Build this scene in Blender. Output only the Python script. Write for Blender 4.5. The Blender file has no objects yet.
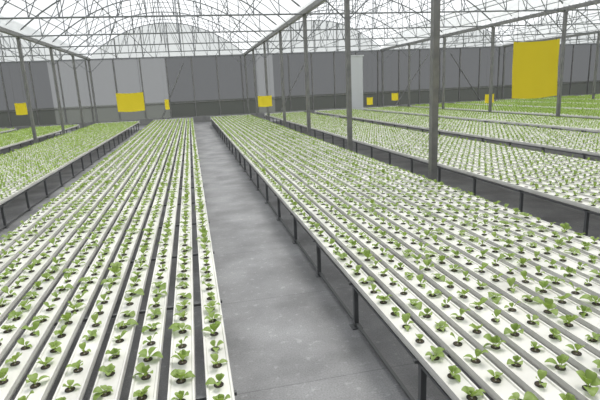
import bpy, math, random
import numpy as np
from mathutils import Matrix, Vector
random.seed(4); rng=np.random.default_rng(4)
S=bpy.context.scene
S.view_settings.view_transform='Standard'

# ------------------------------------------------------------ materials
def mat(name,col,rough=.6,metal=0,noise=None,spec=.5):
    m=bpy.data.materials.new(name); m.use_nodes=True
    nt=m.node_tree; b=nt.nodes['Principled BSDF']
    b.inputs['Base Color'].default_value=(*col,1); b.inputs['Roughness'].default_value=rough
    b.inputs['Metallic'].default_value=metal; b.inputs['Specular IOR Level'].default_value=spec
    if noise:
        sc,col2,lo,hi=noise
        tc=nt.nodes.new('ShaderNodeTexCoord'); n=nt.nodes.new('ShaderNodeTexNoise')
        n.inputs['Scale'].default_value=sc; n.inputs['Detail'].default_value=5
        r=nt.nodes.new('ShaderNodeMapRange'); r.inputs[1].default_value=lo; r.inputs[2].default_value=hi
        mx=nt.nodes.new('ShaderNodeMix'); mx.data_type='RGBA'
        mx.inputs[6].default_value=(*col,1); mx.inputs[7].default_value=(*col2,1)
        nt.links.new(tc.outputs['Object'],n.inputs['Vector']); nt.links.new(n.outputs['Fac'],r.inputs[0])
        nt.links.new(r.outputs[0],mx.inputs[0]); nt.links.new(mx.outputs[2],b.inputs['Base Color'])
    return m
M_ch=mat('channel_plastic',(.76,.75,.71),.33,noise=(2.2,(.58,.57,.54),.4,.75))
M_steel=mat('galvanised_steel',(.25,.25,.24),.5,.4,noise=(6,(.19,.19,.19),.4,.7))
M_truss=mat('truss_steel',(.20,.21,.22),.5,.3)
M_bench=mat('bench_steel',(.13,.135,.14),.5,.3)
M_cup=mat('cup_black',(.03,.03,.027),.7)
M_sub=mat('substrate',(.07,.055,.035),.95)
M_yel=mat('trap_yellow',(.90,.72,.03),.5)
M_str=mat('string',(.1,.1,.1),.8)
M_conc=mat('concrete',(.28,.28,.27),.9,noise=(3,(.22,.22,.22),.4,.7))
M_white=mat('white_panel',(.62,.64,.64),.6)
M_pipe=mat('pvc_pipe',(.7,.7,.68),.4)
M_gnd=mat('soil',(.10,.12,.08),1,noise=(.3,(.16,.17,.12),.4,.6))

def leafmat(name,c1,c2):
    m=mat(name,c1,.45,noise=(1.7,c2,.35,.65)); nt=m.node_tree
    b=nt.nodes['Principled BSDF']; o=nt.nodes['Material Output']
    t=nt.nodes.new('ShaderNodeBsdfTranslucent'); mx=nt.nodes.new('ShaderNodeMixShader'); mx.inputs[0].default_value=.35
    t.inputs[0].default_value=(min(1,c1[0]*1.6),min(1,c1[1]*1.5),c1[2]*1.1,1)
    nt.links.new(b.outputs[0],mx.inputs[1]); nt.links.new(t.outputs[0],mx.inputs[2]); nt.links.new(mx.outputs[0],o.inputs[0])
    return m
M_leaf=leafmat('seedling_leaf',(.205,.31,.065),(.28,.38,.11))
M_leaf2=leafmat('lettuce_leaf',(.24,.36,.08),(.33,.44,.13))

def film(name,tr,col,tlcol):
    m=bpy.data.materials.new(name); m.use_nodes=True; nt=m.node_tree; nt.nodes.clear()
    o=nt.nodes.new('ShaderNodeOutputMaterial'); a=nt.nodes.new('ShaderNodeBsdfTransparent')
    t=nt.nodes.new('ShaderNodeBsdfTranslucent'); d=nt.nodes.new('ShaderNodeBsdfDiffuse')
    m1=nt.nodes.new('ShaderNodeMixShader'); m2=nt.nodes.new('ShaderNodeMixShader')
    t.inputs[0].default_value=(*tlcol,1); d.inputs[0].default_value=(*col,1)
    m1.inputs[0].default_value=.3; m2.inputs[0].default_value=tr
    nt.links.new(t.outputs[0],m1.inputs[1]); nt.links.new(d.outputs[0],m1.inputs[2])
    nt.links.new(m1.outputs[0],m2.inputs[1]); nt.links.new(a.outputs[0],m2.inputs[2]); nt.links.new(m2.outputs[0],o.inputs[0])
    return m
M_film=film('roof_film',.42,(.68,.71,.73),(.62,.64,.66))
M_gfilm=film('gable_film',.12,(.5,.52,.54),(.62,.64,.66))
M_net=film('insect_net',.09,(.045,.047,.05),(.055,.058,.062))
M_net2=film('pale_net',.14,(.12,.125,.13),(.13,.135,.14))

def floormat():
    m=mat('concrete_floor',(.2,.2,.21),.55); nt=m.node_tree; b=nt.nodes['Principled BSDF']
    tc=nt.nodes.new('ShaderNodeTexCoord')
    def noise(sc,det,lo,hi,a,bb):
        n=nt.nodes.new('ShaderNodeTexNoise'); n.inputs['Scale'].default_value=sc; n.inputs['Detail'].default_value=det
        nt.links.new(tc.outputs['Object'],n.inputs['Vector'])
        r=nt.nodes.new('ShaderNodeMapRange'); r.inputs[1].default_value=lo; r.inputs[2].default_value=hi; r.inputs[3].default_value=a; r.inputs[4].default_value=bb
        nt.links.new(n.outputs['Fac'],r.inputs[0]); return r.outputs[0]
    a=noise(1.4,10,.35,.65,.68,1.2); s=noise(14,7,.58,.72,1,1.4); g=noise(80,3,.3,.7,.8,1.2)
    br=nt.nodes.new('ShaderNodeTexBrick'); br.offset=0
    for k,v in (('Scale',1),('Brick Width',3.0),('Row Height',1.6),('Mortar Size',.006)): br.inputs[k].default_value=v
    br.inputs['Color1'].default_value=(.235,.237,.245,1); br.inputs['Color2'].default_value=(.225,.227,.235,1); br.inputs['Mortar'].default_value=(.17,.17,.18,1)
    nt.links.new(tc.outputs['Object'],br.inputs['Vector'])
    def mul(p,q):
        k=nt.nodes.new('ShaderNodeMath'); k.operation='MULTIPLY'; nt.links.new(p,k.inputs[0]); nt.links.new(q,k.inputs[1]); return k.outputs[0]
    t=mul(mul(a,s),g); v=nt.nodes.new('ShaderNodeVectorMath'); v.operation='SCALE'
    nt.links.new(br.outputs['Color'],v.inputs[0]); nt.links.new(t,v.inputs['Scale']); nt.links.new(v.outputs[0],b.inputs['Base Color'])
    return m
M_floor=floormat()

# ------------------------------------------------------------ mesh builder
class MB:
    def __init__(s): s.V=[];s.F=[];s.I=[]
    def add(s,v,f,i=0):
        o=len(s.V); s.V+=v; s.F+=[tuple(k+o for k in q) for q in f]; s.I+=[i]*len(f)
    def box(s,x0,x1,y0,y1,z0,z1,i=0):
        s.add([(x0,y0,z0),(x1,y0,z0),(x1,y1,z0),(x0,y1,z0),(x0,y0,z1),(x1,y0,z1),(x1,y1,z1),(x0,y1,z1)],
              [(0,3,2,1),(4,5,6,7),(0,1,5,4),(1,2,6,5),(2,3,7,6),(3,0,4,7)],i)
    def tube(s,p,q,r,n=6,i=0):
        p=Vector(p);q=Vector(q);d=(q-p).normalized()
        a=d.cross(Vector((0,0,1)))
        if a.length<.01:a=Vector((1,0,0))
        a.normalize(); b=d.cross(a); v=[]
        for c in (p,q):
            for k in range(n):
                t=2*math.pi*k/n; w=c+a*math.cos(t)*r+b*math.sin(t)*r; v.append(tuple(w))
        f=[(k,(k+1)%n,n+(k+1)%n,n+k) for k in range(n)]+[tuple(range(n))[::-1],tuple(range(n,2*n))]
        s.add(v,f,i)
    def obj(s,name,mats,parent=None,smooth=False,loc=(0,0,0)):
        me=bpy.data.meshes.new(name); me.from_pydata(s.V,[],s.F)
        for m in (mats if isinstance(mats,list) else [mats]): me.materials.append(m)
        me.polygons.foreach_set('material_index',s.I)
        if smooth: me.polygons.foreach_set('use_smooth',[True]*len(s.F))
        me.update(); return link(name,me,parent,loc)
def link(name,me,parent=None,loc=(0,0,0)):
    o=bpy.data.objects.new(name,me); S.collection.objects.link(o); o.location=loc
    if parent: o.parent=parent
    return o

# ------------------------------------------------------------ plants
def plant_template(nl,L,stations,seed,upright=.6):
    r=np.random.default_rng(seed); V=[];F=[]
    for k in range(nl):
        az=2*math.pi*k/nl+r.uniform(-.5,.5); l=L*r.uniform(.65,1.2); el=r.uniform(upright*.4,upright*1.7)
        w=l*r.uniform(.22,.31); o=len(V); tw=r.uniform(-.3,.3)
        for s in range(stations):
            t=s/(stations-1)
            rad=l*(t*math.cos(el)); z=l*(t*math.sin(el)*1.15-.42*t*t*t)+.006
            ww=w*(.10+ (math.sin(min(1,max(0,(t-.2)/.8))**.8*math.pi)**.75 if 0.2<t<1 else 0)+ (.12 if t>=1 else 0))
            for c in (-1,0,1):
                x=rad; y=c*ww; zz=z+abs(c)*ww*.35+c*ww*tw
                V.append((x*math.cos(az)-y*math.sin(az),x*math.sin(az)+y*math.cos(az),zz))
        for s in range(stations-1):
            for c in range(2):
                a=o+s*3+c; F.append((a,a+1,a+4,a+3))
    return np.array(V),np.array(F)
HI=[plant_template(n,.086,7,i,.75) for i,n in enumerate((4,5,4,4,5,6,5,3))]
LO=[plant_template(4,.09,4,20+i,.8) for i in range(4)]
BIG=[plant_template(7,.13,4,40+i,.9) for i in range(4)]

def scatter(name,pts,temps,material,parent,smin,smax):
    pts=np.array(pts); N=len(pts); VV=[];FF=[];off=0
    which=rng.integers(0,len(temps),N)
    for t,(V,F) in enumerate(temps):
        P=pts[which==t]; n=len(P)
        if n==0: continue
        a=rng.uniform(0,2*math.pi,n); sc=rng.uniform(smin,smax,n)
        c=np.cos(a)*sc; s=np.sin(a)*sc
        x=V[None,:,0]*c[:,None]-V[None,:,1]*s[:,None]+P[:,0:1]
        y=V[None,:,0]*s[:,None]+V[None,:,1]*c[:,None]+P[:,1:2]
        z=V[None,:,2]*sc[:,None]+P[:,2:3]
        VV.append(np.stack([x,y,z],-1).reshape(-1,3))
        FF.append((F[None]+(np.arange(n)*len(V))[:,None,None]+off).reshape(-1,4)); off+=n*len(V)
    VV=np.concatenate(VV);FF=np.concatenate(FF)
    fast(name,VV,FF,[material],parent,True)
def fast(name,VV,FF,mats,parent,smooth,mi=None):
    me=bpy.data.meshes.new(name); me.vertices.add(len(VV)); me.vertices.foreach_set('co',VV.astype(np.float32).ravel())
    k=FF.shape[1]; me.loops.add(FF.size); me.loops.foreach_set('vertex_index',FF.astype(np.int32).ravel())
    me.polygons.add(len(FF)); me.polygons.foreach_set('loop_start',np.arange(0,FF.size,k,dtype=np.int32))
    for m in mats: me.materials.append(m)
    me.update(calc_edges=True); me.polygons.foreach_set('use_smooth',[smooth]*len(FF))
    if mi is not None: me.polygons.foreach_set('material_index',mi.astype(np.int32))
    me.validate(); me.update(); return link(name,me,parent)

def cups(name,pts,parent,n=10):
    r0,r1=.030,.025; V=[];F=[];I=[]
    for ring,(r,z) in enumerate(((r0,0),(r0,.004),(r1,.004),(r1,.001),(.006,.0025))):
        for k in range(n):
            t=2*math.pi*k/n; V.append((r*math.cos(t),r*math.sin(t),z))
    for ring in range(4):
        for k in range(n):
            F.append((ring*n+k,ring*n+(k+1)%n,(ring+1)*n+(k+1)%n,(ring+1)*n+k)); I.append(1 if ring==3 else 0)
    V=np.array(V);F=np.array(F);P=np.array(pts);N=len(P)
    VV=(V[None]+P[:,None,:]).reshape(-1,3); FF=(F[None]+(np.arange(N)*len(V))[:,None,None]).reshape(-1,4)
    fast(name,VV,FF,[M_cup,M_sub],parent,False,np.tile(np.array(I),N))

# ------------------------------------------------------------ benches
BH=.5; Y0,Y1=.9,33.6
def bench(x0,x1,nch,temps,lm,smin,smax,pitch,detail):
    e=bpy.data.objects.new('hydroponic_bench',None); S.collection.objects.link(e)
    sp=(x1-x0)/nch; w=sp*.355
    mb=MB(); zt=BH; h=.05
    prof=[(-w*.96,-h),(-w*1.04,-h*.5),(-w,.000),(-w*.99,.009),(-w*.84,.009),(-w*.76,0),(w*.76,0),(w*.84,.009),(w*.99,.009),(w,0),(w*1.04,-h*.5),(w*.96,-h)]
    P=len(prof); pts=[]; pl=[]
    for i in range(nch):
        cx=x0+sp*(i+.5)+random.uniform(-.004,.004)
        ya=Y0+random.uniform(-.02,.02)
        v=[(cx+a,ya,zt+b) for a,b in prof]+[(cx+a,Y1,zt+b) for a,b in prof]
        f=[(k,(k+1)%P,P+(k+1)%P,P+k) for k in range(P)]+[tuple(range(P))[::-1],tuple(range(P,2*P))]
        mb.add(v,f)
        y=Y0+.12+(pitch/2 if i%2 else 0)
        while y<Y1-.08:
            q=(cx+random.uniform(-.004,.004),y,zt+.0005); pts.append(q)
            if random.random()>.006: pl.append((q[0],q[1],q[2]+.002))
            y+=pitch
    mb.obj('nft_channels',M_ch,e)
    if detail: cups('net_cups',pts,e,12 if detail>1 else 6)
    scatter('lettuce_seedlings',pl,temps,lm,e,smin,smax)
    f=MB(); zc=BH-h
    for x in (x0+.05,x1-.05): f.box(x-.012,x+.012,Y0+.02,Y1-.02,zc-.04,zc-.022)
    y=Y0+.35
    while y<Y1:
        f.box(x0+.01,x1-.01,y-.013,y+.013,zc-.022,zc)
        for x in (x0+.07,x1-.07):
            f.box(x-.02,x+.02,y-.02,y+.02,.006,zc-.022)
            f.box(x-.05,x+.05,y-.05,y+.05,0,.008)
        y+=1.33
    for x in (x0+.07,x1-.07): f.box(x-.012,x+.012,Y0+.3,Y1-.3,.03,.052)
    f.obj('bench_frame',M_bench,e)
    g=MB(); g.box(x0,x1,Y1+.003,Y1+.10,BH-.14,BH-.03); g.tube((x0,Y1+.05,BH+.04),(x1,Y1+.05,BH+.04),.02,8)
    for x in (x0+.1,x1-.1):
        g.box(x-.02,x+.02,Y1+.03,Y1+.07,0,BH-.14); g.tube((x,Y1+.05,BH-.03),(x,Y1+.05,BH+.04),.012)
    g.obj('drain_pipe',M_pipe,e)

bench(-2.50,.12,12,HI,M_leaf,.85,1.25,.21,2)
bench(1.25,4.05,13,HI,M_leaf,.85,1.25,.21,2)
bench(4.98,7.78,13,LO,M_leaf,.85,1.2,.22,1)
bench(8.6,11.4,13,LO,M_leaf,.9,1.25,.22,1)
bench(12.2,14.95,13,LO,M_leaf,1.0,1.35,.21,0)
bench(-6.1,-3.35,13,LO,M_leaf2,.95,1.35,.2,1)
bench(-9.9,-7.1,13,LO,M_leaf2,1.15,1.55,.19,0)
bench(-13.6,-10.8,13,LO,M_leaf2,1.2,1.7,.19,0)
bench(-17.2,-14.4,12,BIG,M_leaf2,.9,1.2,.24,0)
for g in (15.4,26.4):
    for a,b in ((.5,3.2),(4.1,6.8),(7.7,10.5)): bench(g+a,g+b,11,BIG,M_leaf2,.8,1.2,.25,0)

# ------------------------------------------------------------ shell
GH=4.85; BAY=11.03; GX=[4.35+BAY*k for k in (-2,-1,0,1,2,3)]; YS=[-1.6+4.9*k for k in range(9)]; YE=YS[-1]+.25; YB=YS[0]-.25
XL,XR=GX[0]-.3,GX[-1]+.3
m=MB(); m.box(XL,XR,YB,YE,-.1,0); m.obj('floor',M_floor)
m=MB(); m.box(-150,150,-150,150,-.6,-.12); m.obj('ground',M_gnd)
RISE=2.3
def arch(t): return RISE*(1-abs(t)**2.1)
N=20
m=MB(); v=[];f=[]
for g in GX[:-1]:
    o=len(v)
    for k in range(N+1):
        t=-1+2*k/N; x=g+BAY/2+t*BAY/2; z=GH+.12+arch(t); v+= [(x,YB,z),(x,YE,z)]
    f+=[(o+2*k,o+2*k+1,o+2*k+3,o+2*k+2) for k in range(N)]
m.add(v,f); m.obj('ceiling',M_film,smooth=True)
def gable(name,y,pale):
    m=MB(); m.box(XL,XR,y-.06,y+.06,0,.45,1)
    segs=sorted(set([XL,XR]+[p for q in pale for p in q]))
    for a,b in zip(segs[:-1],segs[1:]):
        isp=any(q[0]<=a and b<=q[1] for q in pale)
        m.add([(a,y,.45),(b,y,.45),(b,y,GH),(a,y,GH)],[(0,1,2,3)],4 if isp else 0)
    for g in GX[:-1]:
        v=[(g,y,GH)]+[(g+BAY/2+(-1+2*k/N)*BAY/2,y,GH+.1+arch(-1+2*k/N)) for k in range(N+1)]+[(g+BAY,y,GH)]
        m.add(v,[tuple(range(len(v)))],2)
        for k in range(1,6):
            x=g+BAY*k/6; m.box(x-.03,x+.03,y-.03,y+.03,GH,GH+arch(-1+2*k/6)+.05,3)
    x=XL
    while x<XR:
        m.box(x-.04,x+.04,y-.04,y+.04,.4,GH,3); x+=1.84
    for z in (1.5,GH): m.box(XL,XR,y-.03,y+.03,z-.03,z+.03,3)
    m.obj(name,[M_net,M_conc,M_gfilm,M_steel,M_net2])
gable('wall_back',YE+.1,[(-9.5,-1.5),(5.2,6.5)]); gable('wall_front',YB-.1,[])
for nm,x in (('wall_left',XL),('wall_right',XR)):
    m=MB(); m.box(x-.06,x+.06,YB,YE,0,.45,1); m.add([(x,YB,.45),(x,YE,.45),(x,YE,GH+.1),(x,YB,GH+.1)],[(0,1,2,3)],0)
    for y in YS: m.box(x-.03,x+.03,y-.03,y+.03,.4,GH,2)
    for z in (1.6,2.9): m.box(x-.03,x+.03,YB,YE,z-.03,z+.03,2)
    m.obj(nm,[M_net,M_conc,M_steel])

# posts
m=MB(); m.box(-.06,.06,-.06,.06,.01,GH-.1); m.box(-.12,.12,-.12,.12,0,.015)
for a in (-.09,.09):
    for b in (-.09,.09): m.tube((a,b,.01),(a,b,.04),.012)
m.box(-.1,.1,-.1,.1,GH-.115,GH-.1)
pm=None
for g in GX:
    for y in YS:
        if pm is None: o=m.obj('steel_post',M_steel,loc=(g,y,0)); pm=o.data
        else: link('steel_post',pm,loc=(g,y,0))
# gutters
m=MB()
for a,b,c,d in ((-.08,.08,-.07,-.04),(-.08,-.06,-.04,.08),(.06,.08,-.04,.08)): m.box(a,b,YB,YE,c,d)
o=m.obj('roof_gutter',M_steel,loc=(GX[0],0,GH)) 
for g in GX[1:]: link('roof_gutter',o.data,loc=(g,0,GH))
# trusses
m=MB(); c=BAY/2; n=12
arcp=lambda t:(c+t*c,0,GH+.08+arch(t)*.97)
for k in range(24):
    m.tube(arcp(-.97+1.94*k/24),arcp(-.97+1.94*(k+1)/24),.032)
m.tube((.1,0,GH-.05),(BAY-.1,0,GH-.05),.032)
for k in range(1,n):
    t=-1+2*k/n; p=(c+t*c,0,GH-.05); m.tube(p,arcp(t),.018)
    t2=-1+2*(k+(1 if k<n/2 else -1))/n
    if k!=n//2: m.tube(p,arcp(t2),.016)
m.tube((.06,0,GH-.9),(1.0,0,GH-.05),.018); m.tube((BAY-.06,0,GH-.9),(BAY-1.0,0,GH-.05),.018)
tm=None
for g in GX[:-1]:
    for y in YS:
        if tm is None: o=m.obj('roof_truss',M_truss,loc=(g,y,0)); tm=o.data
        else: link('roof_truss',tm,loc=(g,y,0))
# hoops + purlins per bay
m=MB()
y=YB+.3
while y<YE:
    for k in range(14): 
        a=arcp(-.98+1.96*k/14); b=arcp(-.98+1.96*(k+1)/14); m.tube((a[0],y,a[2]+.02),(b[0],y,b[2]+.02),.016,5)
    y+=1.633
for t in (-.8,-.6,-.4,-.2,0,.2,.4,.6,.8):
    a=arcp(t); m.tube((a[0],YB,a[2]-.01),(a[0],YE,a[2]-.01),.018,5)
for x in (c*.4,c*.8,c*1.2,c*1.6): m.tube((x,YB,GH-.08),(x,YE,GH-.08),.016,5)
for k in range(8):
    m.tube((c,YS[k],GH+RISE-.1),(c,YS[k+1],GH),.013,5); m.tube((c,YS[k],GH),(c,YS[k+1],GH+RISE-.1),.013,5)
o=m.obj('roof_purlins',M_truss,loc=(GX[0],0,0))
for g in GX[1:-1]: link('roof_purlins',o.data,loc=(g,0,0))

# ------------------------------------------------------------ yellow traps
def trap(x,y,z,w,h,rz=0,ry=0,top=GH-.06):
    m=MB(); nx=8; v=[];f=[]
    for i in range(nx+1):
        u=-w/2+w*i/nx
        for zz in (-h/2,0,h/2): v.append((u,.02*math.sin(i*1.1)+(.02 if zz==0 else 0),zz-.02*math.sin(i/nx*math.pi)))
    for i in range(nx):
        for j in range(2): a=i*3+j; f.append((a,a+3,a+4,a+1))
    m.add(v,f,0)
    for s in (-1,1): m.tube((s*w*.42,0,h/2-.02),(s*w*.42,0,top-z),.003,4,1)
    o=m.obj('yellow_sticky_trap',[M_yel,M_str],loc=(x,y,z),smooth=True); o.rotation_euler=(0,ry,rz)
trap(4.95,6.3,2.31,.66,.80,rz=-.25,ry=-.02)
trap(-1.47,13.1,2.05,.66,.46,rz=.05)
trap(3.45,22.85,1.67,.66,.5)
trap(-8.6,28,1.8,.55,.6); trap(17,25.4,1.1,.6,.5); trap(-1.34,30.5,1.6,.35,.6,rz=.8)
trap(14,32.0,1.3,.5,.5); trap(24,31,1.2,.5,.5); trap(11.0,29,1.2,.4,.45)

m=MB(); m.box(12.5,13.6,YE-.5,YE-.1,0,4.4); m.box(12.4,13.7,YE-.55,YE-.08,4.4,4.5); m.box(12.65,13.45,YE-.53,YE-.5,.5,1.6)
m.obj('air_duct',M_white)
m=MB()
for a,b in ((6.8,9.2),(16.5,19.5),(24.5,21.5),(-2.2,-.2)): m.tube((a,YE-.05,.3),(b,YE-.05,4.4),.045,6)
m.obj('wall_brace',M_steel)

# ------------------------------------------------------------ light
w=bpy.data.worlds.new('World'); S.world=w; w.use_nodes=True
bg=w.node_tree.nodes['Background']; bg.inputs[0].default_value=(.95,.97,1,1); bg.inputs[1].default_value=1.35
l=bpy.data.lights.new('sun','SUN'); l.energy=5.0; l.angle=math.radians(24); l.color=(1,.97,.90)
o=bpy.data.objects.new('sun',l); S.collection.objects.link(o)
d=Vector((-.3,-.35,-1)); o.rotation_euler=d.to_track_quat('-Z','Y').to_euler()

# ------------------------------------------------------------ camera
f=480; r=.047; vx,vy=-111,107
D=Vector((vx,vy,-f)).normalized()
c=(-vx*math.sin(r)+vy*math.cos(r))/f
Z=Vector((-math.sin(r),math.cos(r),c)).normalized()
X=D.cross(Z).normalized(); Z=X.cross(D)
R=Matrix((X,D,Z))
cam=bpy.data.cameras.new('camera'); co=bpy.data.objects.new('camera',cam); S.collection.objects.link(co)
cam.sensor_width=36; cam.lens=f/600*36; cam.clip_end=500
co.matrix_world=Matrix.Translation((0,0,2.2))@R.to_4x4()
S.camera=co
